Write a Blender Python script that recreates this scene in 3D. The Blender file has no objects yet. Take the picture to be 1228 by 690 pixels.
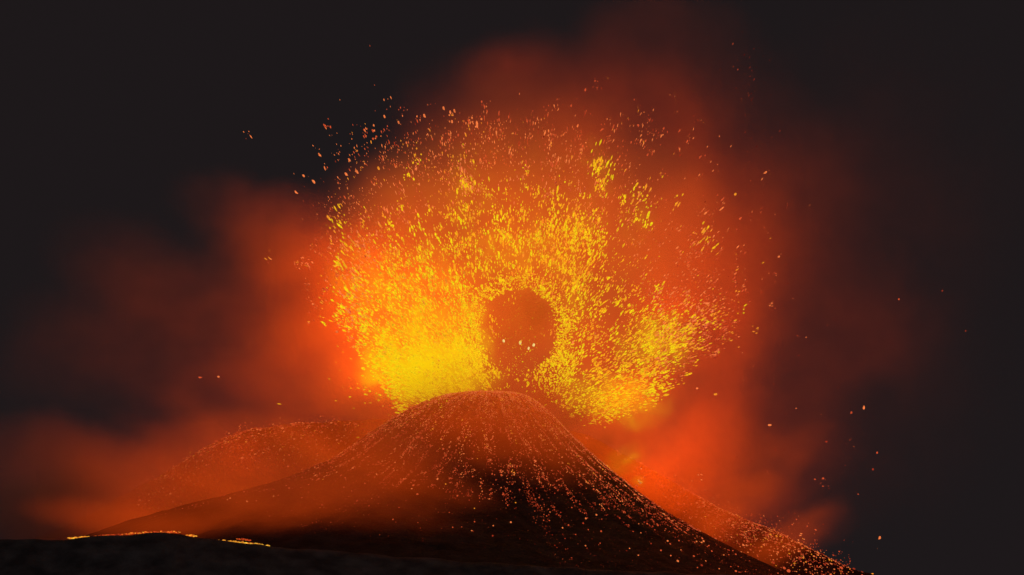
import bpy, bmesh, math, random
from mathutils import Vector, Matrix, Euler, noise as mnoise
random.seed(11)
scene = bpy.context.scene
COL = scene.collection

# ------------------------------------------------------------------ camera, sky, fill sun, exposure
DIST = 3000.0
CAMZ = 60.0
PITCH = math.atan(360.0 / 3000.0)
cam_data = bpy.data.cameras.new('camera')
cam_data.lens = 36.0 * 3000.0 / 1228.0
cam_data.sensor_width = 36.0
cam_data.clip_start = 1.0
cam_data.clip_end = 60000.0
cam = bpy.data.objects.new('camera', cam_data)
COL.objects.link(cam)
cam.location = (0, -DIST, CAMZ)
cam.rotation_euler = (math.pi / 2 + PITCH, 0, 0)
scene.camera = cam

world = bpy.data.worlds.new('World')
scene.world = world
world.use_nodes = True
wn = world.node_tree.nodes
wbg = wn['Background']
wbg.inputs['Color'].default_value = (0.0122, 0.0093, 0.0102, 1)
wbg.inputs['Strength'].default_value = 1.0

fill_sun = bpy.data.lights.new('unseen_fill_sun', 'SUN')  # unseen fill lamp added to lift the blacks of the dark ground
fill_sun.energy = 0.06
fill_sun.angle = math.radians(0.5)
fill_sun.color = (1.0, 0.9, 0.9)
fill_sun_o = bpy.data.objects.new('unseen_fill_sun', fill_sun)
COL.objects.link(fill_sun_o)
fill_sun_o.rotation_euler = Euler((math.radians(62), 0, math.radians(-20)))

scene.view_settings.view_transform = 'Standard'
scene.view_settings.look = 'None'
scene.view_settings.exposure = 0.0
scene.view_settings.gamma = 1.0
scene.view_settings.use_curve_mapping = False
scene.render.engine = 'CYCLES'
scene.cycles.use_denoising = True
scene.cycles.volume_bounces = 1
scene.cycles.max_bounces = 4
scene.cycles.volume_max_steps = 256
scene.cycles.volume_step_rate = 1.0
scene.cycles.use_fast_gi = False


def W(px, py, Y=0.0):
    """world point seen at photo pixel (px,py) standing at depth Y"""
    f = Vector((0, math.cos(PITCH), math.sin(PITCH)))
    u = Vector((0, -math.sin(PITCH), math.cos(PITCH)))
    d = f + Vector(((px - 614) / 3000.0, 0, 0)) + u * ((345 - py) / 3000.0)
    return Vector((0, -DIST, CAMZ)) + d * ((Y + DIST) / d.y)


def sstep(a, b, x):
    t = max(0.0, min(1.0, (x - a) / (b - a)))
    return t * t * (3 - 2 * t)


def interp(pts, x):
    if x <= pts[0][0]:
        return pts[0][1]
    for (x0, y0), (x1, y1) in zip(pts, pts[1:]):
        if x <= x1:
            t = (x - x0) / (x1 - x0)
            return y0 + (y1 - y0) * t
    return pts[-1][1]


def smooth_pts(pts, x, w):
    return (interp(pts, x - w) + 2 * interp(pts, x) + interp(pts, x + w)) / 4


def fbm(p, octv=4):
    return mnoise.fractal(p, 0.9, 2.1, octv)


def tag(o, kind=None, label=None, cat=None, group=None):
    if kind: o['kind'] = kind
    if label: o['label'] = label
    if cat: o['category'] = cat
    if group: o['group'] = group
    return o


# ------------------------------------------------------------------ materials
def nt(name):
    m = bpy.data.materials.new(name)
    m.use_nodes = True
    m.node_tree.nodes.clear()
    return m, m.node_tree.nodes, m.node_tree.links


def rock_mat(name, base=0.05, hot=0.0, hot_c=None, hot_r=300.0):
    """dark basalt ash; hot > 0: spatter still incandescent around the vent"""
    m, n, l = nt(name)
    out = n.new('ShaderNodeOutputMaterial')
    b = n.new('ShaderNodeBsdfPrincipled')
    b.inputs['Roughness'].default_value = 0.92
    b.inputs['Specular IOR Level'].default_value = 0.2
    tc = n.new('ShaderNodeNewGeometry')
    nz = n.new('ShaderNodeTexNoise'); nz.inputs['Scale'].default_value = 0.045; nz.inputs['Detail'].default_value = 8
    l.new(tc.outputs['Position'], nz.inputs['Vector'])
    rp = n.new('ShaderNodeValToRGB')
    rp.color_ramp.elements[0].position = 0.35; rp.color_ramp.elements[0].color = (base * .6, base * .55, base * .55, 1)
    rp.color_ramp.elements[1].position = 0.7; rp.color_ramp.elements[1].color = (base * 1.6, base * 1.45, base * 1.4, 1)
    l.new(nz.outputs['Fac'], rp.inputs['Fac'])
    l.new(rp.outputs['Color'], b.inputs['Base Color'])
    n2 = n.new('ShaderNodeTexNoise'); n2.inputs['Scale'].default_value = 0.22; n2.inputs['Detail'].default_value = 6
    l.new(tc.outputs['Position'], n2.inputs['Vector'])
    bp = n.new('ShaderNodeBump'); bp.inputs['Distance'].default_value = 4.0; bp.inputs['Strength'].default_value = 0.9
    l.new(n2.outputs['Fac'], bp.inputs['Height']); l.new(bp.outputs['Normal'], b.inputs['Normal'])
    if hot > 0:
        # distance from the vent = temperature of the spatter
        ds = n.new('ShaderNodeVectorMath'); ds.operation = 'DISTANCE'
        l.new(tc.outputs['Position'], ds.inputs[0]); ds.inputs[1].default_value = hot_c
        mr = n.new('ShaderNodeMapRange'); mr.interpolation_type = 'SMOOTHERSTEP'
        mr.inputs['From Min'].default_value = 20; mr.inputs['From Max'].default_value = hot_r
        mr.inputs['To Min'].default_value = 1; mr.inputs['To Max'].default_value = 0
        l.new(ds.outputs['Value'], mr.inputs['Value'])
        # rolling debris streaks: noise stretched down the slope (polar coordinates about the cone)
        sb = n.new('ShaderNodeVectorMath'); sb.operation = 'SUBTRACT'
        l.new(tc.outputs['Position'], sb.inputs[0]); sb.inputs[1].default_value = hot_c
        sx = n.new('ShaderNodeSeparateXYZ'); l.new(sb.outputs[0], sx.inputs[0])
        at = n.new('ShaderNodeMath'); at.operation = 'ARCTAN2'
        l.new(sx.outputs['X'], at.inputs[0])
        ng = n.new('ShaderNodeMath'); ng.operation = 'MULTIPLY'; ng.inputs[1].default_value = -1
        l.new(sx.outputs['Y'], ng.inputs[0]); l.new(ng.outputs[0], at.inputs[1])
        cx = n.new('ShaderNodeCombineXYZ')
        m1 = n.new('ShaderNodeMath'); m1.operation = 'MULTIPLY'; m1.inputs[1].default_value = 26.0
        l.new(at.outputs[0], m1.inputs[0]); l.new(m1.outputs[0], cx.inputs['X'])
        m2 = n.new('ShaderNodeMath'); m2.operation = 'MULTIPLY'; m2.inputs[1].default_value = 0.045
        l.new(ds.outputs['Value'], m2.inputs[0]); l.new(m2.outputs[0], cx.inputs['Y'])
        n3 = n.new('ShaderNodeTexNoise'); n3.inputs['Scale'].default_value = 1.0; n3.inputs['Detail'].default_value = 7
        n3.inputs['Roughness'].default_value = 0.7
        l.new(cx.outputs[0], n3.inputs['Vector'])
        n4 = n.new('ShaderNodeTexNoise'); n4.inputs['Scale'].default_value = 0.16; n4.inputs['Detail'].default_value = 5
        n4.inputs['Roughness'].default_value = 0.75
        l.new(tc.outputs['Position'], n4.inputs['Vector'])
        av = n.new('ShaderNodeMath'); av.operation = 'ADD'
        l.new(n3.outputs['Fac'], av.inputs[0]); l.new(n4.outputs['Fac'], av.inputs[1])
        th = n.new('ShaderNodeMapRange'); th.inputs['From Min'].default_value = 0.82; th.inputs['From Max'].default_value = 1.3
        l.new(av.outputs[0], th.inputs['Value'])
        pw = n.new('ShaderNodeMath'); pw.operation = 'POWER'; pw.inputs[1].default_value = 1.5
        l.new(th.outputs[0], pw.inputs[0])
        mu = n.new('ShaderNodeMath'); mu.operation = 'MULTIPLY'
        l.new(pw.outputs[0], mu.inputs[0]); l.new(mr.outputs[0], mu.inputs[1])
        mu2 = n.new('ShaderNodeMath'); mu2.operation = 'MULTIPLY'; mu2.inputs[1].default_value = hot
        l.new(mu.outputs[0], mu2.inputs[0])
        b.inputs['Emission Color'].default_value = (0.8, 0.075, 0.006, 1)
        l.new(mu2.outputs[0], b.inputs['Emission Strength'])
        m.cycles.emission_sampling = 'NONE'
    l.new(b.outputs[0], out.inputs['Surface'])
    return m


def lava_mat(name, col, strength=1.0, var=0.35, scale=0.5):
    m, n, l = nt(name)
    out = n.new('ShaderNodeOutputMaterial')
    e = n.new('ShaderNodeEmission')
    g = n.new('ShaderNodeNewGeometry')
    z = n.new('ShaderNodeTexNoise'); z.inputs['Scale'].default_value = scale; z.inputs['Detail'].default_value = 3
    l.new(g.outputs['Position'], z.inputs['Vector'])
    mr = n.new('ShaderNodeMapRange'); mr.inputs['From Min'].default_value = 0.35; mr.inputs['From Max'].default_value = 0.65
    mr.inputs['To Min'].default_value = strength * (1 - var); mr.inputs['To Max'].default_value = strength * (1 + var * .5)
    l.new(z.outputs['Fac'], mr.inputs['Value'])
    e.inputs['Color'].default_value = (*col, 1)
    l.new(mr.outputs[0], e.inputs['Strength'])
    l.new(e.outputs[0], out.inputs['Surface'])
    m.cycles.emission_sampling = 'NONE'
    return m


# temperature scale of the lava, coolest first
TEMPS = [(0.17, 0.012, 0.004), (0.36, 0.034, 0.012), (0.66, 0.085, 0.025), (0.95, 0.21, 0.055),
         (0.92, 0.29, 0.020), (0.92, 0.46, 0.010), (0.95, 0.66, 0.008), (1.0, 0.72, 0.22)]
TNAME = ['dull red', 'red', 'orange red', 'pinkish orange', 'orange', 'golden', 'bright yellow', 'pale']
LAVA = [lava_mat('lava_%s' % t.replace(' ', '_'), c) for t, c in zip(TNAME, TEMPS)]


# ------------------------------------------------------------------ terrain
LEFT = [(570, 470), (530, 475), (500, 486), (470, 503), (440, 524), (400, 552), (350, 574), (300, 590), (250, 603), (200, 616),
        (150, 632), (60, 664), (-100, 720)]
RIGHT = [(600, 470), (635, 474), (665, 500), (690, 528), (720, 556), (760, 586), (800, 615), (850, 646), (900, 671), (940, 689),
         (1010, 716), (1100, 745)]
CX = W(588, 470).x
hl = sorted([(CX - W(a, b).x, W(a, b).z) for a, b in LEFT]); hl = [(0, hl[0][1] + 2)] + hl + [(1200, -60)]
hr = sorted([(W(a, b).x - CX, W(a, b).z) for a, b in RIGHT]); hr = [(0, hr[0][1])] + hr + [(1100, -60)]
ZL = [(r, z) for r, z in hl if r >= 0]; ZR = [(r, z) for r, z in hr if r >= 0]
VENT = Vector((CX + 10, 62, 0))


def cone_h(x, y):
    dx, dy = x - CX, y
    r = math.hypot(dx, dy)
    c = dx / r if r > 1e-3 else 0
    k = sstep(-1, 1, c)
    h = smooth_pts(ZL, r, 12) * (1 - k) + smooth_pts(ZR, r, 12) * k
    a = math.atan2(dx, -dy)
    g = sstep(15, 140, r)
    h += g * 3.4 * fbm(Vector((a * 7, r * 0.006, 3.3)), 5)
    h += g * 1.6 * fbm(Vector((x * .05, y * .05, 1.0)), 3)
    d = math.hypot(x - VENT.x, y - VENT.y)
    h -= 42 * (1 - sstep(12, 66, d))
    return h


BACK = [(-300, 700), (0, 655), (60, 640), (100, 622), (170, 581), (230, 546), (290, 516), (350, 508), (430, 504), (560, 500), (700, 520),
        (750, 548), (800, 577), (850, 603), (910, 630), (960, 654), (1010, 679), (1060, 693), (1200, 720)]
BY = 300.0
BK = [(W(a, b, BY).x, W(a, b, BY).z) for a, b in BACK]


def ridge_h(x, y):
    crest = smooth_pts(BK, x, 14)
    d = abs(y - BY - 30 * fbm(Vector((x * .002, 0, 7)), 2))
    h = crest - max(0, math.sqrt(d * d + 400) - 20) * 0.62
    return h + 4.5 * fbm(Vector((x * .012, y * .02, 9)), 5) + 1.5 * fbm(Vector((x * .08, y * .08, 2)), 3)


FORE = [(-400, 660), (0, 647), (80, 647), (110, 644), (180, 639.5), (215, 641), (250, 646), (290, 651), (325, 656), (400, 661), (500, 669), (640, 679),
        (800, 687), (1000, 693), (1600, 700)]
FY = -500.0
FK = [(W(a, b, FY).x, W(a, b, FY).z) for a, b in FORE]


def fore_h(x, y):
    crest = interp(FK, x) + 1.6 * fbm(Vector((x * .03, 0, 5)), 5)
    d = y - FY
    h = crest - (max(0, math.sqrt(d * d + 30) - 5.5) * (0.55 if d < 0 else 0.8))
    w = sstep(6, 60, abs(d))
    return h + w * 3.0 * fbm(Vector((x * .02, y * .02, 4)), 4)


def heightfield(name, fn, x0, x1, y0, y1, st, mat, zmin=-8):
    nx = int((x1 - x0) / st) + 1; ny = int((y1 - y0) / st) + 1
    vs = []; 
    for j in range(ny):
        y = y0 + j * st
        for i in range(nx):
            x = x0 + i * st
            vs.append((x, y, max(zmin, fn(x, y))))
    fs = []
    for j in range(ny - 1):
        for i in range(nx - 1):
            a = j * nx + i
            q = (a, a + 1, a + nx + 1, a + nx)
            if max(vs[k][2] for k in q) > zmin + 0.01:
                fs.append(q)
    me = bpy.data.meshes.new(name)
    me.from_pydata(vs, [], fs)
    bm = bmesh.new(); bm.from_mesh(me)
    bmesh.ops.delete(bm, geom=[v for v in bm.verts if not v.link_faces], context='VERTS')
    bm.to_mesh(me); bm.free()
    me.polygons.foreach_set('use_smooth', [True] * len(me.polygons))
    me.materials.append(mat)
    o = bpy.data.objects.new(name, me)
    COL.objects.link(o)
    return o


VTOP = Vector((CX, 30, W(588, 470).z))
cone = heightfield('volcano_cone', cone_h, -900, 1000, -620, 560, 5.0,
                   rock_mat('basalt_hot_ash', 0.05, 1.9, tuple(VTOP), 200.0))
tag(cone, 'structure', 'dark volcano cone with a rounded glowing summit below the lava fountain')
ridge = heightfield('mountain_ridge', ridge_h, -1300, 900, 60, 760, 6.0, rock_mat('basalt_ridge', 0.05))
tag(ridge, 'structure', 'ember strewn ridge of the older crater behind the cone')
fore = heightfield('hill', fore_h, -1500, 1500, -760, -280, 5.0, rock_mat('basalt_foreground', 0.15))
tag(fore, 'structure', 'black hill crest in front of the volcano along the bottom')


def ground_h(x, y):
    return 3 * fbm(Vector((x * .002, y * .002, 0)), 3)


gm = bpy.data.meshes.new('ground')
gv = []; gf = []; N = 90
ax = [((i / N) * 2 - 1) for i in range(N + 1)]
ax = [math.copysign(abs(a) ** 2.4, a) * 40000 for a in ax]
for yy in ax:
    for xx in ax:
        gv.append((xx, yy, ground_h(xx, yy) if max(abs(xx), abs(yy)) < 9000 else 0))
for j in range(N):
    for i in range(N):
        a = j * (N + 1) + i
        gf.append((a, a + 1, a + N + 2, a + N + 1))
gm.from_pydata(gv, [], gf)
gm.polygons.foreach_set('use_smooth', [True] * len(gm.polygons))
gm.materials.append(rock_mat('lava_field', 0.05))
go = bpy.data.objects.new('ground', gm); COL.objects.link(go); tag(go, 'structure')

# ------------------------------------------------------------------ volumes (smoke and incandescent gas)
class GN:
    def __init__(s, name):
        s.t = bpy.data.node_groups.new(name, 'GeometryNodeTree')
        s.t.interface.new_socket('Geometry', in_out='OUTPUT', socket_type='NodeSocketGeometry')
        s.n = s.t.nodes; s.l = s.t.links

    def put(s, node, idx, v):
        if isinstance(v, bpy.types.NodeSocket): s.l.new(v, node.inputs[idx])
        else: node.inputs[idx].default_value = v

    def m(s, op, a, b=0.0, clamp=False):
        k = s.n.new('ShaderNodeMath'); k.operation = op; k.use_clamp = clamp
        s.put(k, 0, a)
        s.put(k, 1, b)
        return k.outputs[0]

    def v(s, op, a, b=(0, 0, 0)):
        k = s.n.new('ShaderNodeVectorMath'); k.operation = op
        s.put(k, 0, a); s.put(k, 1, b)
        return k.outputs['Value'] if op in ('DOT_PRODUCT', 'LENGTH', 'DISTANCE') else k.outputs['Vector']

    def noise(s, vec, scale, detail=3, rough=0.55):
        k = s.n.new('ShaderNodeTexNoise')
        s.l.new(vec, k.inputs['Vector']); k.inputs['Scale'].default_value = scale
        k.inputs['Detail'].default_value = detail; k.inputs['Roughness'].default_value = rough
        return k

    def rng(s, x, a, b):
        k = s.n.new('ShaderNodeMapRange'); k.interpolation_type = 'SMOOTHSTEP'
        s.put(k, 0, x); k.inputs[1].default_value = a; k.inputs[2].default_value = b
        return k.outputs[0]


def vol_mat(name, dens, scatter=None, absorb=None, aniso=0.0, emit=None):
    """density attribute x dens; scatter / absorb: colours; emit: source radiance colour of incandescent gas"""
    m, n, l = nt(name)
    out = n.new('ShaderNodeOutputMaterial')
    at = n.new('ShaderNodeAttribute'); at.attribute_name = 'density'
    mu = n.new('ShaderNodeMath'); mu.operation = 'MULTIPLY'; mu.inputs[1].default_value = dens
    l.new(at.outputs['Fac'], mu.inputs[0])
    parts = []
    if scatter:
        s_ = n.new('ShaderNodeVolumeScatter'); s_.inputs['Color'].default_value = (*scatter, 1); s_.inputs['Anisotropy'].default_value = aniso
        l.new(mu.outputs[0], s_.inputs['Density']); parts.append(s_)
    if absorb:
        s_ = n.new('ShaderNodeVolumeAbsorption'); s_.inputs['Color'].default_value = (*absorb, 1)
        l.new(mu.outputs[0], s_.inputs['Density']); parts.append(s_)
    if emit:
        s_ = n.new('ShaderNodeEmission'); s_.inputs['Color'].default_value = (*emit, 1)
        l.new(mu.outputs[0], s_.inputs['Strength']); parts.append(s_)
    cur = parts[0].outputs[0]
    for p in parts[1:]:
        ad = n.new('ShaderNodeAddShader'); l.new(cur, ad.inputs[0]); l.new(p.outputs[0], ad.inputs[1]); cur = ad.outputs[0]
    l.new(cur, out.inputs['Volume'])
    m.cycles.volume_sampling = 'MULTIPLE_IMPORTANCE'
    m.cycles.volume_interpolation = 'LINEAR'
    return m


def volume(name, blobs, mat, label, cat, voxel=10.0, warp=40, wscale=0.008, nscale=0.012, lo=0.35, hi=0.7, floor=0.0, stretch=(1, 1, 1), seed=0.0, power=1.5):
    """blobs: (px, py, Y, rx, ry(depth), rz, weight, tilt_deg)"""
    g = GN(name)
    pos = g.n.new('GeometryNodeInputPosition').outputs[0]
    ps = g.v('ADD', pos, (seed, seed * 1.7, seed * .6))
    w = g.noise(ps, wscale, 3)
    wv = g.v('MULTIPLY', g.v('SUBTRACT', w.outputs['Color'], (0.5, 0.5, 0.5)), (warp * 2,) * 3)
    pw = g.v('ADD', pos, wv)
    env = None
    lo3 = [1e9] * 3; hi3 = [-1e9] * 3
    for (px, py, Y, rx, ry, rz, wt, tilt) in blobs:
        c = W(px, py, Y)
        R = max(rx, rz) if tilt else 0
        ex = (max(rx, R), ry, max(rz, R))
        for k in range(3):
            lo3[k] = min(lo3[k], c[k] - ex[k] - warp * .5); hi3[k] = max(hi3[k], c[k] + ex[k] + warp * .5)
        q = g.v('SUBTRACT', pw, tuple(c))
        if tilt:
            rt = g.n.new('ShaderNodeVectorRotate'); rt.rotation_type = 'Y_AXIS'
            g.l.new(q, rt.inputs['Vector']); rt.inputs['Angle'].default_value = math.radians(tilt)
            q = rt.outputs[0]
        q = g.v('MULTIPLY', q, (1 / rx, 1 / ry, 1 / rz))
        e = g.m('MAXIMUM', g.m('SUBTRACT', 1.0, g.v('DOT_PRODUCT', q, q)), 0.0)
        e = g.m('MULTIPLY', g.m('POWER', e, power), wt)
        env = e if env is None else g.m('ADD', env, e)
    pn = g.v('MULTIPLY', g.v('ADD', pw, (seed * 3, seed, seed)), stretch)
    f = g.noise(pn, nscale, 5, 0.6).outputs['Fac']
    d = g.rng(f, lo, hi)
    if floor: d = g.m('MULTIPLY_ADD', d, 1 - floor) if False else g.m('ADD', g.m('MULTIPLY', d, 1 - floor), floor)
    d = g.m('MULTIPLY', d, env)
    vc = g.n.new('GeometryNodeVolumeCube')
    g.l.new(d, vc.inputs['Density'])
    vc.inputs['Min'].default_value = lo3; vc.inputs['Max'].default_value = hi3
    for k, ax_ in enumerate(('X', 'Y', 'Z')):
        vc.inputs['Resolution ' + ax_].default_value = max(4, int((hi3[k] - lo3[k]) / voxel))
    sm = g.n.new('GeometryNodeSetMaterial'); sm.inputs['Material'].default_value = mat
    g.l.new(vc.outputs[0], sm.inputs[0])
    go_ = g.n.new('NodeGroupOutput'); g.l.new(sm.outputs[0], go_.inputs[0])
    me = bpy.data.meshes.new(name)
    o = bpy.data.objects.new(name, me); COL.objects.link(o)
    me.materials.append(mat)
    md = o.modifiers.new('cloud', 'NODES'); md.node_group = g.t
    tag(o, 'stuff', label, cat)
    return o


ORANGE = (0.585, 0.070, 0.005)
gas_m = vol_mat('incandescent_gas', 1 / 60.0, absorb=(0.8, 0.8, 0.8), emit=tuple(c * .46 for c in ORANGE))
core_m = vol_mat('incandescent_core', 1 / 60.0, absorb=(0.7, 0.7, 0.7), emit=(0.29, 0.19, 0.001))
volume('glowing_gas', [
    (610, 360, 60, 270, 190, 220, 1.0, 0),
    (640, 235, 60, 235, 150, 160, 0.68, 0),
    (500, 400, 60, 140, 120, 120, 0.8, 0),
    (740, 440, 60, 140, 110, 110, 0.8, 0),
    (780, 290, 60, 140, 100, 140, 0.6, 0),
    (480, 270, 60, 130, 100, 120, 0.5, 0),
    (740, 530, 60, 120, 70, 70, 0.55, 28),
], gas_m, 'glowing orange gas filling the whole lava fountain', 'glowing gas', voxel=9, warp=45, lo=0.25, hi=0.6, floor=0.5, power=1.7)
volume('fiery_spray_mist', [
    (518, 450, -10, 95, 60, 50, 11.0, 0),
    (495, 420, -10, 80, 55, 66, 7.0, 35),
    (562, 412, 0, 38, 45, 75, 5.0, 0),
    (440, 350, 50, 60, 50, 90, 1.3, 0),
    (510, 350, 50, 90, 60, 70, 1.8, 0),
    (630, 305, 70, 95, 60, 50, 1.7, 0),
    (560, 240, 70, 30, 40, 80, 0.7, 0),
    (715, 210, 70, 25, 30, 55, 0.8, 0),
    (700, 275, 60, 35, 40, 45, 1.1, 0),
    (765, 262, 60, 30, 30, 40, 0.8, 0),
    (735, 478, 20, 85, 50, 40, 4.2, -10),
    (785, 410, 20, 60, 50, 45, 2.8, 0),
    (680, 445, 20, 16, 30, 44, 3.5, 15),
    (690, 350, 60, 30, 40, 70, 1.2, 0),
    (600, 300, 80, 230, 90, 180, 0.30, 0),
], core_m, 'yellow fiery mist at the heart of the lava fountain', 'fiery mist', voxel=4.5, warp=24, wscale=0.02, nscale=0.05, lo=0.42, hi=0.66, floor=0.04)

volume('fire_spot', [
    (757, 549, 72, 16, 12, 6, 5.0, 30),
    (766, 577, 66, 10, 10, 9, 5.0, 0),
    (748, 552, 70, 40, 20, 22, 1.2, 35),
], core_m, 'two yellow fire spots burning on the smoky right flank', 'fire', voxel=2.5, warp=8, wscale=0.06, nscale=0.1, lo=0.3, hi=0.6, floor=0.1)
smoke_m = vol_mat('lit_ash_smoke', 1 / 190.0, scatter=(0.95, 0.72, 0.60), absorb=(0.97, 0.85, 0.8), aniso=0.1)
dark_m = vol_mat('dark_ash_smoke', 1 / 40.0, scatter=(0.3, 0.26, 0.25), absorb=(0.3, 0.3, 0.3))
volume('smoke_cloud', [
    (410, 370, 230, 200, 150, 170, 2.0, 0),
    (340, 300, 150, 170, 110, 80, 1.8, -25),
    (340, 440, 130, 170, 120, 90, 1.3, 0),
    (210, 350, 150, 180, 100, 80, 1.2, -30),
    (150, 420, 150, 220, 120, 120, 0.6, 0),
    (450, 500, 90, 130, 80, 60, 1.8, -35),
], smoke_m, 'red lit smoke cloud drifting left of the lava fountain', 'smoke', voxel=12, warp=60, nscale=0.007, lo=0.34, hi=0.64, seed=31, floor=0.04, stretch=(.7, 1, 1.4))
volume('smoke_cloud', [
    (640, 130, 120, 200, 130, 110, 0.5, 0),
    (760, 160, 130, 200, 130, 120, 0.5, 0),
    (620, 80, 120, 90, 80, 60, 0.5, 0),
    (800, 60, 130, 130, 100, 90, 0.5, 0),
    (880, 260, 130, 190, 130, 240, 0.9, 0),
    (960, 420, 130, 170, 120, 280, 0.45, 0),
    (850, 420, 130, 140, 120, 170, 0.6, 0),
    (1040, 330, 150, 260, 120, 380, 0.28, 0),
], smoke_m, 'dim reddish smoke plume rising above and right of the fountain', 'smoke', voxel=12, warp=60, nscale=0.007, lo=0.34, hi=0.68, seed=77, floor=0.15)
volume('smoke_cloud', [
    (810, 560, 150, 190, 110, 80, 1.5, 35),
    (730, 510, 90, 130, 80, 60, 1.5, 35),
    (760, 575, 40, 130, 50, 35, 2.2, 38),
    (880, 635, 60, 130, 60, 35, 1.5, 33),
    (900, 600, 150, 180, 110, 70, 0.5, 35),
], smoke_m, 'orange smoke rolling down the right flank of the cone', 'smoke', voxel=9, warp=35, nscale=0.012, lo=0.3, hi=0.65, seed=12, floor=0.2)
volume('smoke_cloud', [
    (150, 595, 60, 240, 160, 80, 3.0, -18),
    (30, 625, 60, 220, 160, 65, 4.0, 0),
    (300, 585, 130, 220, 90, 75, 3.0, -22),
    (400, 560, -10, 150, 60, 32, 2.2, -28),
    (250, 620, -60, 200, 60, 30, 1.6, -14),
    (130, 550, 150, 110, 90, 60, 2.0, 0),
], smoke_m, 'low red smoke hanging along the left foot of the volcano', 'smoke', voxel=9, warp=40, nscale=0.010, lo=0.35, hi=0.65, seed=5, floor=0.1)
volume('smoke_cloud', [
    (590, 505, -90, 150, 70, 62, 3.2, 0),
    (480, 545, -200, 160, 60, 60, 2.0, -38),
    (370, 600, -300, 190, 70, 60, 2.0, -22),
    (650, 530, -130, 90, 50, 45, 0.9, 30),
], smoke_m, 'thin orange haze of ash veiling the summit slope', 'smoke', voxel=9, warp=30, nscale=0.014, lo=0.3, hi=0.65, seed=55, floor=0.25)
volume('ash_puff', [
    (624, 385, 5, 56, 45, 52, 0.42, 0),
    (642, 372, -10, 30, 30, 34, 0.7, 0),
    (622, 420, 5, 50, 40, 40, 0.15, 0),
], dark_m, 'round dark red ash bubble in the middle of the lava fountain', 'ash puff', voxel=3.5, warp=20, wscale=0.035, nscale=0.05, lo=0.3, hi=0.62, floor=0.3, power=1.2)
volume('ash_puff', [
    (652, 482, 10, 26, 22, 20, 1.2, 0),
    (680, 505, 5, 38, 22, 18, 1.2, 38),
    (715, 535, 0, 40, 22, 14, 0.8, 35),
], dark_m, 'dark ash puff spilling over the right side of the summit', 'ash puff', voxel=4, warp=14, wscale=0.04, nscale=0.05, lo=0.3, hi=0.65, floor=0.1)

flank_m = vol_mat('dust_and_haze_emission', 1 / 40.0, absorb=(0.7, 0.7, 0.7), emit=(0.17, 0.0155, 0.0012))  # right flank avalanche glow; also the painted glow of the left slope haze
volume('dust_and_painted_haze', [
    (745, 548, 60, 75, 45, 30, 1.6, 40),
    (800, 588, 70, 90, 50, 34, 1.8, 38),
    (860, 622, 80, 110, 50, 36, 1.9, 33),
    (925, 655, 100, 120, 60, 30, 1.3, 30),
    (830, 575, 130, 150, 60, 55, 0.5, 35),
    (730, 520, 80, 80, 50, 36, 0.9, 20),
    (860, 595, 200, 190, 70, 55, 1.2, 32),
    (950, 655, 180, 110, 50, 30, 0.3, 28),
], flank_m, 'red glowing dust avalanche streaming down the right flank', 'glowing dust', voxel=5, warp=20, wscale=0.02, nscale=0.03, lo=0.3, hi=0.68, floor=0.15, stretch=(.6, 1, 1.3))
volume('dust_and_painted_haze', [  # emission stands in for firelight on haze where the cone shades it
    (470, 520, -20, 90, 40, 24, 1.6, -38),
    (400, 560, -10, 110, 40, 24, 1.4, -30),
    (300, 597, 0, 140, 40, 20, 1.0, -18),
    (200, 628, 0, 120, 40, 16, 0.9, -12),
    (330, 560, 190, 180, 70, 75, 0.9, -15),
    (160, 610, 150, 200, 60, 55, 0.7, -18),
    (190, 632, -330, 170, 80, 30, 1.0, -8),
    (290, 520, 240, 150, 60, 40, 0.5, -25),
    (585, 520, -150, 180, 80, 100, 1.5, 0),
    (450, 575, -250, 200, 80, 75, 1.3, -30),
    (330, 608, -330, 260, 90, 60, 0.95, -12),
], flank_m, 'thin haze with painted red glow over the summit and left slope of the cone', 'glowing dust', voxel=5, warp=16, wscale=0.02, nscale=0.03, lo=0.25, hi=0.7, floor=0.4, stretch=(.6, 1, 1.3))

# light given off by the lava fountain, plus lamps on the flanks
for nm, (px, py, Y), pwr, rad in [('fountain_light', (515, 420, 90), 4.2e6, 90), ('fountain_light', (480, 350, 150), 2.0e6, 90),
                                  ('fountain_light', (660, 310, 110), 2.6e6, 90), ('fountain_light', (745, 410, 90), 3.2e6, 90),
                                  ('flank_light', (800, 575, 100), 8e5, 50), ('flank_light', (300, 560, 180), 5e5, 60),
                                  ('flank_light', (170, 610, 80), 1.3e5, 60)]:  # both left flank lights: unseen fill added to redden the low smoke
    L = bpy.data.lights.new(nm, 'POINT'); L.energy = pwr; L.color = (1.0, 0.078, 0.002); L.shadow_soft_size = rad
    lo_ = bpy.data.objects.new(nm, L); COL.objects.link(lo_); lo_.location = W(px, py, Y)

# ------------------------------------------------------------------ lava clots
def clot_mesh(name, seed, sub=1, lumps=1):
    r = random.Random(seed)
    bm = bmesh.new()
    for k in range(lumps):
        off = Vector((r.uniform(-.6, .6), r.uniform(-.6, .6), r.uniform(-.9, .9))) if k else Vector((0, 0, 0))
        sc = 1 if k == 0 else r.uniform(.4, .75)
        res = bmesh.ops.create_icosphere(bm, subdivisions=sub, radius=sc)
        for v in res['verts']:
            p = v.co.copy()
            p *= 1 + 0.35 * mnoise.noise(p * 1.4 + Vector((seed * 3.1, k, 0)))
            v.co = p + off
    me = bpy.data.meshes.new(name); bm.to_mesh(me); bm.free()
    me.polygons.foreach_set('use_smooth', [True] * len(me.polygons))
    return me


VARS = [clot_mesh('lava_clot', i, 2, 1 + i % 3) for i in range(8)]
SRC = W(612, 500, 60)

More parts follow.
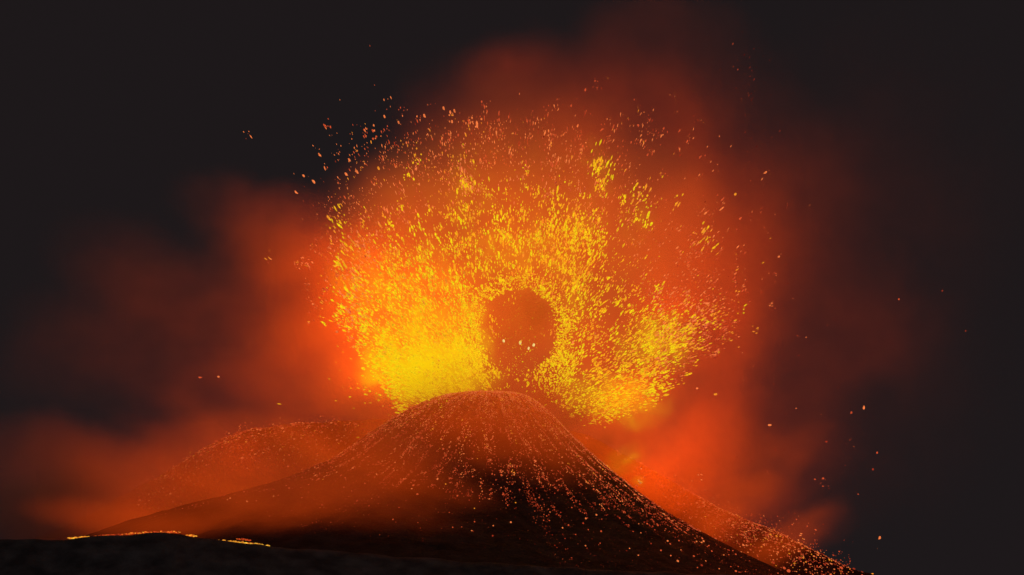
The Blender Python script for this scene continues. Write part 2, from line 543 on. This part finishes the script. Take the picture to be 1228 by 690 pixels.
# (cx,cy, sx,sy, rot_deg, n, size, temp_mean, temp_sd, depthY, depth_sd, clump)
REG = [
    (515, 452, 42, 20, 0, 1500, 1.9, 6.0, .3, 30, 40, .25),
    (500, 430, 48, 34, 35, 2200, 1.7, 5.6, .6, 30, 45, .25),
    (560, 420, 16, 38, 0, 900, 1.7, 5.9, .4, 20, 30, .2),
    (460, 380, 34, 36, 30, 900, 1.5, 5.2, .8, 20, 60, .35),
    (430, 330, 24, 40, 10, 420, 1.5, 4.9, .9, 20, 60, .5),
    (520, 330, 48, 36, 0, 1100, 1.6, 5.2, .8, 10, 60, .45),
    (630, 292, 48, 26, 0, 900, 1.6, 5.2, .7, 10, 60, .4),
    (690, 290, 18, 26, -20, 350, 1.7, 5.4, .7, 10, 40, .5),
    (558, 230, 6, 36, 0, 200, 1.5, 5.2, .9, 0, 40, .4),
    (600, 235, 85, 42, 0, 900, 1.15, 3.9, 1.0, 20, 90, .4),
    (610, 178, 100, 24, 0, 520, 1.3, 2.9, .7, 20, 90, .4),
    (500, 200, 34, 20, -20, 220, 1.1, 3.6, 1.0, 10, 60, .5),
    (719, 205, 7, 18, -8, 70, 1.6, 4.9, .9, 10, 30, .6),
    (710, 240, 40, 45, 0, 350, 1.1, 3.4, .8, 20, 80, .4),
    (770, 245, 15, 20, 0, 80, 1.7, 4.9, .6, 0, 25, .3),
    (838, 288, 8, 7, 30, 34, 1.9, 4.1, .6, 0, 15, .3),
    (700, 370, 22, 42, 0, 620, 1.5, 5.0, .8, 0, 40, .5),
    (740, 350, 40, 40, 0, 380, 1.2, 4.0, .9, 20, 60, .5),
    (785, 400, 28, 22, 0, 700, 1.6, 5.1, .7, 20, 50, .4),
    (745, 465, 36, 24, -20, 1000, 1.6, 5.2, .7, 40, 50, .3),
    (715, 488, 26, 12, 0, 420, 1.6, 5.5, .5, 50, 40, .3),
    (675, 445, 9, 22, -18, 420, 1.6, 5.8, .4, -10, 20, .3),
    (830, 380, 28, 26, 25, 420, 1.35, 3.6, .8, 10, 50, .5),
    (845, 350, 34, 40, 25, 240, 1.15, 3.0, .8, 10, 70, .5),
    (800, 430, 26, 18, 15, 260, 1.3, 4.0, .8, 10, 50, .4),
    (625, 385, 26, 26, 0, 130, .8, 4.4, .6, -70, 8, 0),
    (650, 448, 26, 14, -25, 260, 0.9, 4.6, .8, -70, 10, .3),
    (615, 425, 26, 26, 0, 110, 0.9, 4.2, .8, -70, 10, .3),
    (470, 290, 60, 60, 0, 700, 1.0, 4.0, .9, 20, 80, .3),
    (730, 300, 70, 70, 0, 600, 0.95, 3.6, .9, 20, 80, .3),
    (605, 152, 100, 16, 0, 190, 1.3, 2.6, .7, 20, 90, .3),
    (412, 355, 9, 48, 0, 200, 1.6, 4.8, .6, -50, 20, .35),
    (850, 372, 24, 24, 20, 200, 1.6, 3.9, .6, -50, 20, .35),
    (790, 410, 26, 22, 20, 260, 1.6, 5.0, .6, -50, 20, .35),
    (622, 408, 16, 8, 0, 14, .9, 5.0, .6, -75, 5, 0),
    (420, 260, 30, 36, -20, 180, 1.0, 3.6, .8, 10, 60, .4),
    (860, 230, 45, 60, 20, 90, 1.1, 2.3, .8, 0, 90, .08),
    (900, 420, 60, 90, 0, 60, 1.1, 1.6, .7, 0, 120, .05),
    (940, 560, 55, 60, 0, 110, 1.1, 1.7, .8, 30, 90, .1),
    (895, 105, 22, 40, 0, 36, 1.0, .9, .6, 0, 100, .05),
    (1010, 480, 60, 110, 0, 26, 1.1, 1.6, .9, 0, 120, .0),
    (300, 450, 60, 50, 0, 14, 1.0, 2.0, .9, 0, 60, .1),
]
clots = []          # (pos, half width, stretch, direction, temp)


def add_clot(pos, s, el, t, d=None):
    if d is None:
        d = (pos - SRC)
        d.x *= 0.8
        d.normalize()
        d = (d + Vector((random.gauss(0, .12), random.gauss(0, .12), random.gauss(0, .12)))).normalized()
    clots.append((pos, s, el, d, max(0, min(6, t))))


for (cx, cy, sx, sy, rot, n, size, tm, ts, Yc, Ys, clump) in REG:
    a = math.radians(-rot); ca, sa = math.cos(a), math.sin(a)
    k = 0
    n = int(n * (1.35 if tm > 4.3 else 1.15))
    while k < n:
        u, v = random.gauss(0, sx), random.gauss(0, sy)
        px, py = cx + u * ca - v * sa, cy + u * sa + v * ca
        Y = random.gauss(Yc, Ys)
        tc_ = random.gauss(tm, ts)
        cnt = 1 if random.random() > clump else random.randint(3, 9)
        for j in range(cnt):
            if cnt > 1:
                qx, qy = px + random.gauss(0, 3.2), py + random.gauss(0, 4.6)
            else:
                qx, qy = px, py
            k += 1
            # the bubble stays free of clots in front
            e = ((qx - 622) / 49.0) ** 2 + ((qy - 396) / 54.0) ** 2
            if e < 1 and Ys > 12 and Y < 45: continue
            if e < 1 and Ys > 12: Y = max(Y, 70)
            # nothing below the fan edges on either side
            if qy > 388 and qx < 600 and (qx - 478) < -(490 - qy) * 0.72 - 2: 
                if random.random() < .93: continue
            if cy < 520 and qx > 655 and qy > 509 - (qx - 712) ** 2 / (98.0 if qx < 712 else 205.0) + random.gauss(0, 4) and qy > 430: continue
            if math.hypot(qx - 610, qy - 420) < 175: tc_ = max(tc_, random.uniform(3.9, 4.8))
            p = W(qx, qy, Y)
            if qx > 480 and qx < 720 and p.z < cone_h(p.x, p.y) + 2: continue
            s = size * random.lognormvariate(0, .38)
            far = math.hypot(qx - 610, (qy - 420) * .95)
            if far > 175 and size < 1.6: tc_ = max(tc_ - (far - 175) / 45.0, min(tc_, random.gauss(3.0, .5)))
            s = min(s, size * 2.1) * (1.15 if cnt > 1 else .9)
            f_ = 1.0 if tc_ > 4.6 else .82
            add_clot(p, s * .36 * f_, random.uniform(1.4, 2.6 + min(2.0, far / 130)) if cy < 480 else random.uniform(1.2, 2.2), tc_ + random.gauss(0, .45))

for _ in range(420):
    k_ = random.random()
    if k_ < .6:
        px = random.uniform(780, 1020); py = interp([(780, 560), (850, 600), (910, 628), (960, 652), (1020, 682)], px) - abs(random.gauss(0, 9))
    else:
        px = random.uniform(150, 420); py = interp([(150, 596), (170, 583), (230, 548), (290, 516), (420, 505)], px) - abs(random.gauss(0, 5))
    add_clot(W(px, py, random.uniform(180, 300)), random.uniform(.3, .75), random.uniform(1, 2), random.gauss(1.6, .8))

# the shell of the burst bubble
for _ in range(2000):
    z = random.uniform(-1, 1); th = random.uniform(0, 2 * math.pi)
    r_ = math.sqrt(1 - z * z)
    # a ring facing the camera, thicker behind
    an = random.uniform(0, 2 * math.pi)
    rr = 1.08 + .05 * math.sin(an * 5 + 1) + .04 * math.sin(an * 11) + random.gauss(0, .13)
    if rr < .88: continue
    px, py = 622 + 51 * rr * math.cos(an), 396 - 55 * rr * math.sin(an)
    if 3.8 < an < 5.1 and random.random() < .85: continue
    d = Vector((math.cos(an), 0, math.sin(an)))
    add_clot(W(px, py, random.gauss(5, 22)), 0.75 * random.lognormvariate(0, .35), random.uniform(1, 1.8), random.gauss(5.4, .5), d)

for (bx, by, n_) in [(467, 268, 14), (490, 209, 10), (555, 218, 16), (537, 258, 8), (718, 203, 9), (698, 262, 12), (763, 263, 12), (646, 232, 6),
                     (572, 149, 6), (540, 136, 5), (766, 577, 8), (450, 157, 6), (500, 190, 10), (630, 205, 8), (590, 250, 10), (660, 270, 14), (470, 300, 10), (440, 400, 14)]:
    for _ in range(n_):
        add_clot(W(bx + random.gauss(0, 3.5), by + random.gauss(0, 5), random.gauss(20, 8)), random.uniform(.5, 1.3), random.uniform(1, 1.8),
                 random.gauss(5.2, .6) if by > 160 and bx != 766 else random.gauss(3, .4))

# single bombs that stand out in the photograph: px, py, half width, stretch, temp, what it looks like
HAND = [
    (604, 409, 2.8, 1.2, 7, 'pale round lava bomb, left of the four pale ones in front of the dark bubble'),
    (624, 411, 2.6, 1.6, 7, 'upright pale lava bomb, second from left in front of the dark bubble'),
    (634, 418, 2.4, 1.3, 7, 'lower of two touching pale lava bombs in front of the dark bubble'),
    (640, 414, 2.9, 1.2, 7, 'upper of two touching pale lava bombs in front of the dark bubble'),
    (355, 231, 1.7, 1.7, 3, 'lowest of the pink lava bombs flying off at the far upper left'),
    (364, 211, 1.7, 1.7, 3, 'leftmost small pink lava bomb of the far upper left flyers'),
    (376, 218, 2.0, 2.1, 3, 'long slanted pink lava bomb of the far upper left flyers'),
    (383, 186, 1.7, 1.7, 3, 'topmost lone pink lava bomb at the far upper left'),
    (415, 209, 2.0, 1.7, 3, 'pink lava bomb left of the slanted streaky pair at upper left'),
    (428, 206, 2.0, 2.4, 3, 'long pink streak of lava beside the upper left edge of the fan'),
    (419, 192, 1.8, 1.9, 3, 'thin pink lava bomb above the upper left edge of the fan'),
    (454, 202, 2.2, 1.5, 4, 'orange lava clot alone on the upper left edge of the fan'),
    (437, 156, 1.9, 1.4, 2, 'orange red clump of lava high at the upper left'),
    (447, 157, 1.7, 1.9, 2, 'orange red lava streak right beside the high upper left clump'),
    (461, 140, 1.7, 1.7, 3, 'pink lava bomb alone between the upper left clump and the top'),
    (478, 147, 1.7, 1.9, 3, 'pink lava bomb on the top left rim of the fan'),
    (509, 139, 2.0, 1.7, 3, 'pink lava bomb at the top of the fan, left of the row'),
    (532, 130, 1.9, 1.7, 3, 'topmost pink lava bomb of the row at the top of the fan'),
    (540, 135, 1.8, 1.9, 3, 'second bright bomb of the row at the top of the fan'),
    (545, 133, 1.7, 1.9, 3, 'third bright bomb of the row at the top of the fan'),
    (542, 146, 1.8, 1.6, 3, 'bomb hanging just below the row at the top of the fan'),
    (572, 149, 2.4, 2.6, 3, 'tall double pink lava blob at the top middle of the fan'),
    (702, 108, 1.6, 1.9, 2, 'small orange lava bomb highest above the fountain in the smoke'),
    (685, 127, 1.5, 1.7, 2, 'small orange red bomb just under the highest one'),
    (796, 154, 1.4, 1.7, 2, 'small bomb at upper right, left of two in a row'),
    (815, 157, 1.4, 1.8, 2, 'small bomb at upper right, middle of three descending'),
    (824, 170, 1.6, 1.8, 2, 'small bomb at upper right, lowest of three descending'),
    (882, 233, 2.4, 1.1, 4, 'round orange lava bomb alone right of the fountain'),
    (918, 207, 1.8, 1.7, 3, 'slanted pink lava bomb farthest out at upper right'),
    (934, 308, 1.8, 1.2, 3, 'small pink lava bomb alone in the dark right of the fountain'),
    (846, 256, 1.7, 2.0, 3, 'slanted pink lava streak left of the round orange bomb'),
    (888, 262, 1.6, 2.0, 2, 'thin red orange pair of streaks below the round orange bomb'),
    (858, 473, 2.2, 1.5, 4, 'orange lava bomb below the right spray'),
    (836, 466, 1.6, 1.3, 3, 'small orange bomb left of the one below the right spray'),
    (923, 510, 2.0, 1.6, 3, 'bright bomb falling in front of dark right smoke'),
    (1036, 489, 2.1, 1.6, 3, 'brightest bomb alone in the dark sky on the right'),
    (1021, 495, 1.8, 1.1, 2, 'dim round bomb beside the brightest one in the dark right sky'),
    (1055, 645, 2.2, 1.2, 3, 'orange bomb low in the dark right of the slope'),
    (987, 574, 1.9, 1.1, 2, 'round red bomb halfway above the right ember slope'),
    (991, 530, 1.6, 1.1, 1, 'small dim red bomb in the dark right of the slope'),
    (1078, 359, 1.5, 1.1, 2, 'tiny bomb high alone in the dark right sky'),
    (1130, 349, 1.3, 1.1, 1, 'faint tiny bomb farthest right in the dark sky'),
    (1158, 397, 1.3, 1.1, 1, 'faint tiny red dot farthest out at right, below its twin'),
    (1052, 543, 1.4, 1.4, 2, 'tiny red bomb above the dim falling cluster at right'),
    (1047, 563, 1.8, 1.1, 1, 'dull red clump of the dim falling cluster at right'),
    (240, 453, 1.6, 1.5, 2, 'tiny bomb alone in the dark left of the fountain'),
    (262, 452, 1.7, 1.2, 3, 'small orange bomb right of the tiny lone one at left'),
    (404, 398, 2.2, 1.1, 3, 'pale orange bomb at the left edge of the dense fan'),
    (467, 268, 3.6, 1.0, 6, 'large yellow lava clot left of the upper middle'),
    (490, 209, 2.8, 1.1, 6, 'round yellow clot at upper left inside the fan'),
    (555, 218, 3.6, 1.4, 6, 'large yellow clot at the upper middle of the fan'),
    (537, 258, 3.2, 1.0, 5, 'soft golden clot beside the upper middle yellow column'),
    (718, 203, 4.0, 1.6, 6, 'largest yellow clot high at the upper right of centre'),
    (698, 262, 3.0, 1.5, 6, 'yellow slanted clot right above the bubble'),
    (763, 263, 3.6, 1.2, 6, 'yellow clot at the foot of the round orange cluster'),
    (646, 232, 2.6, 1.1, 5, 'golden round clot above the bubble'),
    (766, 577, 2.6, 1.0, 5, 'bright yellow fire spot on the smoky right flank'),
]
hand = []
for (px, py, s, el, t, lab) in HAND:
    Y = -75 if (t == 7) else (40 if px != 766 else 70)
    p = W(px, py, Y)
    d = (p - SRC); d.y = 0; d.normalize()
    if px > 1000: d = Vector((0.15, 0, 1)).normalized()
    hand.append((p, s * (.62 if t < 5 else (.52 if t == 7 else .5)), el * 1.15, d, t, lab))


def cluster_mesh(name, items, levels, seed=0):
    """many small stretched blobs; material slot by temperature"""
    vs = []; fs = []; mi = []
    base = [Vector(v) for v in ((1, 0, 0), (.31, .95, 0), (-.81, .59, 0), (-.81, -.59, 0), (.31, -.95, 0))]
    for (p, s, el, d, t) in items:
        ax_ = d if d.length > 0 else Vector((0, 0, 1))
        u = ax_.orthogonal().normalized(); w = ax_.cross(u)
        o = len(vs)
        vs.append(p + ax_ * s * el * random.uniform(.8, 1.2))
        for b in base:
            j = random.uniform(.7, 1.2)
            vs.append(p + (u * b.x + w * b.y) * s * j + ax_ * s * random.uniform(.1, .6) * el)
        for b in base:
            j = random.uniform(.6, 1.1)
            vs.append(p + (u * b.x + w * b.y) * s * j - ax_ * s * random.uniform(.1, .6) * el)
        vs.append(p - ax_ * s * el * random.uniform(.8, 1.3))
        k = max(0, min(len(levels) - 1, int(round(t + random.uniform(-.3, .3)))))
        for i in range(5):
            i2 = (i + 1) % 5
            fs += [(o, o + 1 + i, o + 1 + i2), (o + 1 + i, o + 6 + i, o + 6 + i2, o + 1 + i2), (o + 11, o + 6 + i2, o + 6 + i)]
            mi += [k] * 3
    me = bpy.data.meshes.new(name)
    me.from_pydata([tuple(v) for v in vs], [], fs)
    for m in levels: me.materials.append(m)
    me.polygons.foreach_set('material_index', mi)
    me.polygons.foreach_set('use_smooth', [True] * len(fs))
    me.update()
    o = bpy.data.objects.new(name, me); COL.objects.link(o)
    return o


CLK = ['twelve', 'half past twelve', 'one', 'half past one', 'two', 'half past two', 'three', 'half past three', 'four', 'half past four', 'five',
       'half past five', 'six', 'half past six', 'seven', 'half past seven', 'eight', 'half past eight', 'nine', 'half past nine', 'ten',
       'half past ten', 'eleven', 'half past eleven']
NUM = ['half', 'one', 'one and a half', 'two', 'two and a half', 'three', 'three and a half', 'four', 'four and a half', 'five']


def proj(p):
    q = p - Vector((0, -DIST, CAMZ))
    f = Vector((0, math.cos(PITCH), math.sin(PITCH))); u = Vector((0, -math.sin(PITCH), math.cos(PITCH)))
    z = q.dot(f)
    return 614 + 3000 * q.x / z, 345 - 3000 * q.dot(u) / z


def clock(p, c):
    x, y = proj(p)
    a = math.degrees(math.atan2(x - c[0], c[1] - y)) % 360
    return CLK[int(round(a / 15)) % 24], math.hypot(x - c[0], y - c[1])


def szname(s):
    return 'large' if s > 2.9 else ('medium' if s > 2.3 else 'small')


def shape(el):
    return 'streak' if el > 1.85 else ('drop' if el > 1.4 else 'clot')


def place(name, p, s, el, d, mat, var):
    o = bpy.data.objects.new(name, VARS[var]) if False else None
    me = VARS[var]
    key = (var, mat.name)
    if key not in VCACHE:
        c = me.copy(); c.materials.clear(); c.materials.append(mat); VCACHE[key] = c
    o = bpy.data.objects.new(name, VCACHE[key])
    COL.objects.link(o)
    o.location = p
    o.rotation_mode = 'QUATERNION'
    o.rotation_quaternion = d.to_track_quat('Z', 'Y')
    o.scale = (s, s, s * el)
    return o


VCACHE = {}
used = set()
for (p, s, el, d, t, lab) in hand:
    o = place('lava_bomb', p, s, el, d, LAVA[t], random.randrange(8))
    tag(o, None, lab, 'lava bomb', 'lava bombs thrown out by the eruption')
    used.add(lab)

clots.sort(key=lambda c: -c[1] * c[1] * c[2] * (1 if c[0].y < 60 else .3))
rest = []
nind = len(hand)
for c in clots:
    p, s, el, d, t = c
    if nind < 298 and p.y < 70:
        k, r = clock(p, (622, 396))
        dist = NUM[min(9, max(0, int(round(r / 50.0)) - 1))]
        lab = '%s %s lava %s %s o\'clock from the dark bubble, %s bubble widths out' % (szname(s), TNAME[int(round(t))], shape(el), k.replace('half past ', 'half '), dist)
        if lab not in used and len(lab.split()) <= 16:
            used.add(lab); nind += 1
            o = place('lava_bomb', p, s, el, d, LAVA[int(round(t))], random.randrange(8))
            tag(o, None, lab, 'lava bomb', 'lava bombs thrown out by the eruption')
            continue
    rest.append(c)
sp = cluster_mesh('lava_spray', rest, LAVA)
tag(sp, 'stuff', 'fine yellow and orange lava spray of the fountain', 'lava spray')

# ------------------------------------------------------------------ glowing rocks on the slopes
embers = []


def on_surf(fn, x, y, s):
    e = 2.0
    z = fn(x, y)
    n_ = Vector((fn(x - e, y) - fn(x + e, y), fn(x, y - e) - fn(x, y + e), 2 * e)).normalized()
    return Vector((x, y, z)) + n_ * s * .5, n_


def add_ember(fn, x, y, s, t, cxy):
    p, n_ = on_surf(fn, x, y, s)
    d = Vector((x - cxy[0], y - cxy[1], 0))
    if d.length < 1: d = Vector((1, 0, 0))
    d.normalize(); d = (d - n_ * d.dot(n_)).normalized()
    embers.append((p, s, random.uniform(1, 1.7), d, max(0, min(4, t))))


for _ in range(11000):                    # front of the cone
    a = random.uniform(-1.62, 1.62)      # 0 = towards the camera
    a += 0.10 * math.sin(a * 9 + 1) + 0.05 * math.sin(a * 23)
    r = 18 + abs(random.gauss(0, 115)) if random.random() < .75 else random.uniform(30, 420)
    x, y = CX + r * math.sin(a), -r * math.cos(a)
    hot = 1 - r / 330
    s = random.lognormvariate(-.6, .38)
    add_ember(cone_h, x, y, min(s, 1.6) * .5, random.gauss(0.7 + 1.5 * max(0, hot), .7), (CX, 0))
for _ in range(700):                     # streaks of rolling spatter
    a = random.uniform(-1.6, 1.6); r0 = 25 + 215 * random.random() ** 1.3; ln = random.uniform(8, 45)
    tt = random.gauss(1.0 + 2.2 * (1 - r0 / 250), .6)
    for k in range(random.randint(5, 18)):
        r = r0 + random.random() * ln; aa = a + random.gauss(0, 1.4) / r
        add_ember(cone_h, CX + r * math.sin(aa), -r * math.cos(aa), random.uniform(.3, .75), tt + random.gauss(0, .4), (CX, 0))
for _ in range(300):                     # bigger lone rocks
    a = random.uniform(-1.55, 1.55); r = random.uniform(30, 360)
    add_ember(cone_h, CX + r * math.sin(a), -r * math.cos(a), random.uniform(.6, 1.05), random.gauss(2.0, .7), (CX, 0))
for _ in range(2600):                    # the ridge behind, left
    px = random.gauss(300, 75); x = (px - 614) * 1.1
    if px > 450: continue
    d_ = abs(random.gauss(0, 55))
    y = BY - d_
    add_ember(ridge_h, x, y, random.lognormvariate(-.3, .38) * .65, random.gauss(1.6, .9), (0, BY))
for _ in range(2900):                    # the ridge behind, right
    px = random.gauss(890, 70) if random.random() < .8 else random.uniform(760, 1010)
    x = (px - 614) * 1.1
    y = BY - abs(random.gauss(0, 60))
    hotk = sstep(780, 920, px)
    add_ember(ridge_h, x, y, random.lognormvariate(-.3, .38) * .75, random.gauss(1.2 + .9 * hotk, .95), (0, BY))

embers.sort(key=lambda c: -(c[1] * c[1] * c[2]) * (1.6 if c[4] > 1.5 else 1))
used_e = set(); rest_e = []; ne = 0
for c in embers:
    p, s, el, d, t = c
    x, y = proj(p)
    if ne < 290 and 5 < x < 1220 and y < 686 and p.y < 320:
        where = 'front slope' if p.y < 60 else 'ridge behind'
        k, r = clock(p, (588, 470))
        dist = ['under half', 'half', 'one', 'one and a half', 'two', 'two and a half', 'three', 'three and a half', 'four', 'four and a half'][min(9, int(r / 50))]
        lab = '%s glowing rock on the %s, %s o\'clock from the summit, %s bubble widths' % (TNAME[int(round(t))], where, k.replace('half past ', 'half '), dist)
        if lab not in used_e and len(lab.split()) > 16:
            lab = lab.replace(' glowing', '').replace(' on the', ',').replace(',,', ',')
        if lab not in used_e and len(lab.split()) <= 16:
            used_e.add(lab); ne += 1
            o = place('glowing_rock', p, s, el, d, LAVA[int(round(t))], random.randrange(8))
            tag(o, None, lab, 'glowing rock', 'glowing rocks scattered over the slopes')
            continue
    rest_e.append(c)
em = cluster_mesh('embers', rest_e, LAVA)
tag(em, 'stuff', 'countless small red embers covering the volcano slopes', 'embers')

# ------------------------------------------------------------------ lava flows along the foreground crest
FLOWM = [lava_mat('flow_' + n_, c_, 1.0, .5, .25) for n_, c_ in (('crust', (.10, .008, .004)), ('dull', (.3, .025, .006)), ('red', (.6, .06, .012)), ('orange', (.85, .17, .015)), ('bright', (1.0, .36, .03)), ('hottest', (1.0, .55, .05)))]


def flow(x0, x1, py0, py1, thick, temp, lab, lift=0.0, Y=FY + 6):
    """a rugged glowing flow front following the crest"""
    items = []
    n_ = int((x1 - x0) * 3.2)
    for i in range(n_):
        t_ = random.random()
        px = x0 + (x1 - x0) * t_
        py = py0 + (py1 - py0) * t_
        p = W(px, py, Y)
        e = math.sin(math.pi * min(1, max(0, t_))) ** .5
        p.z += random.uniform(-.6, 1.0) * thick * e + lift + .8 * fbm(Vector((px * .2, 0, 0)), 2)
        p.y += random.uniform(-2, 4)
        items.append((p, random.uniform(.4, 1.1) * thick * .55, random.uniform(1.2, 2.6), Vector((1, random.uniform(-.3, .3), random.uniform(-.25, .15))).normalized(), temp + random.gauss(0, .7)))
    o = cluster_mesh('lava_flow', items, FLOWM)
    tag(o, None, lab, 'lava flow', 'lava flows along the foreground crest')
    return o


flow(82, 107, 646, 644.5, 1.3, 3.9, 'short bright lava flow farthest left on the black crest')
flow(112, 148, 643.5, 641, 1.0, 1.6, 'thin dim red lava line on the crest beside the leftmost flow')
flow(150, 216, 640.5, 638, 1.3, 2.3, 'patchy red lava line along the highest hump of the crest')
flow(222, 236, 642.5, 643, 1.1, 3.2, 'tiny orange lava glow on the crest, left of the longest flow')
flow(254, 322, 648.5, 655, 1.5, 4.2, 'longest and brightest lava flow on the crest below the cone')
flow(284, 300, 646.5, 648, 1.0, 2.0, 'small red lava patch just above the longest flow', Y=FY + 30)
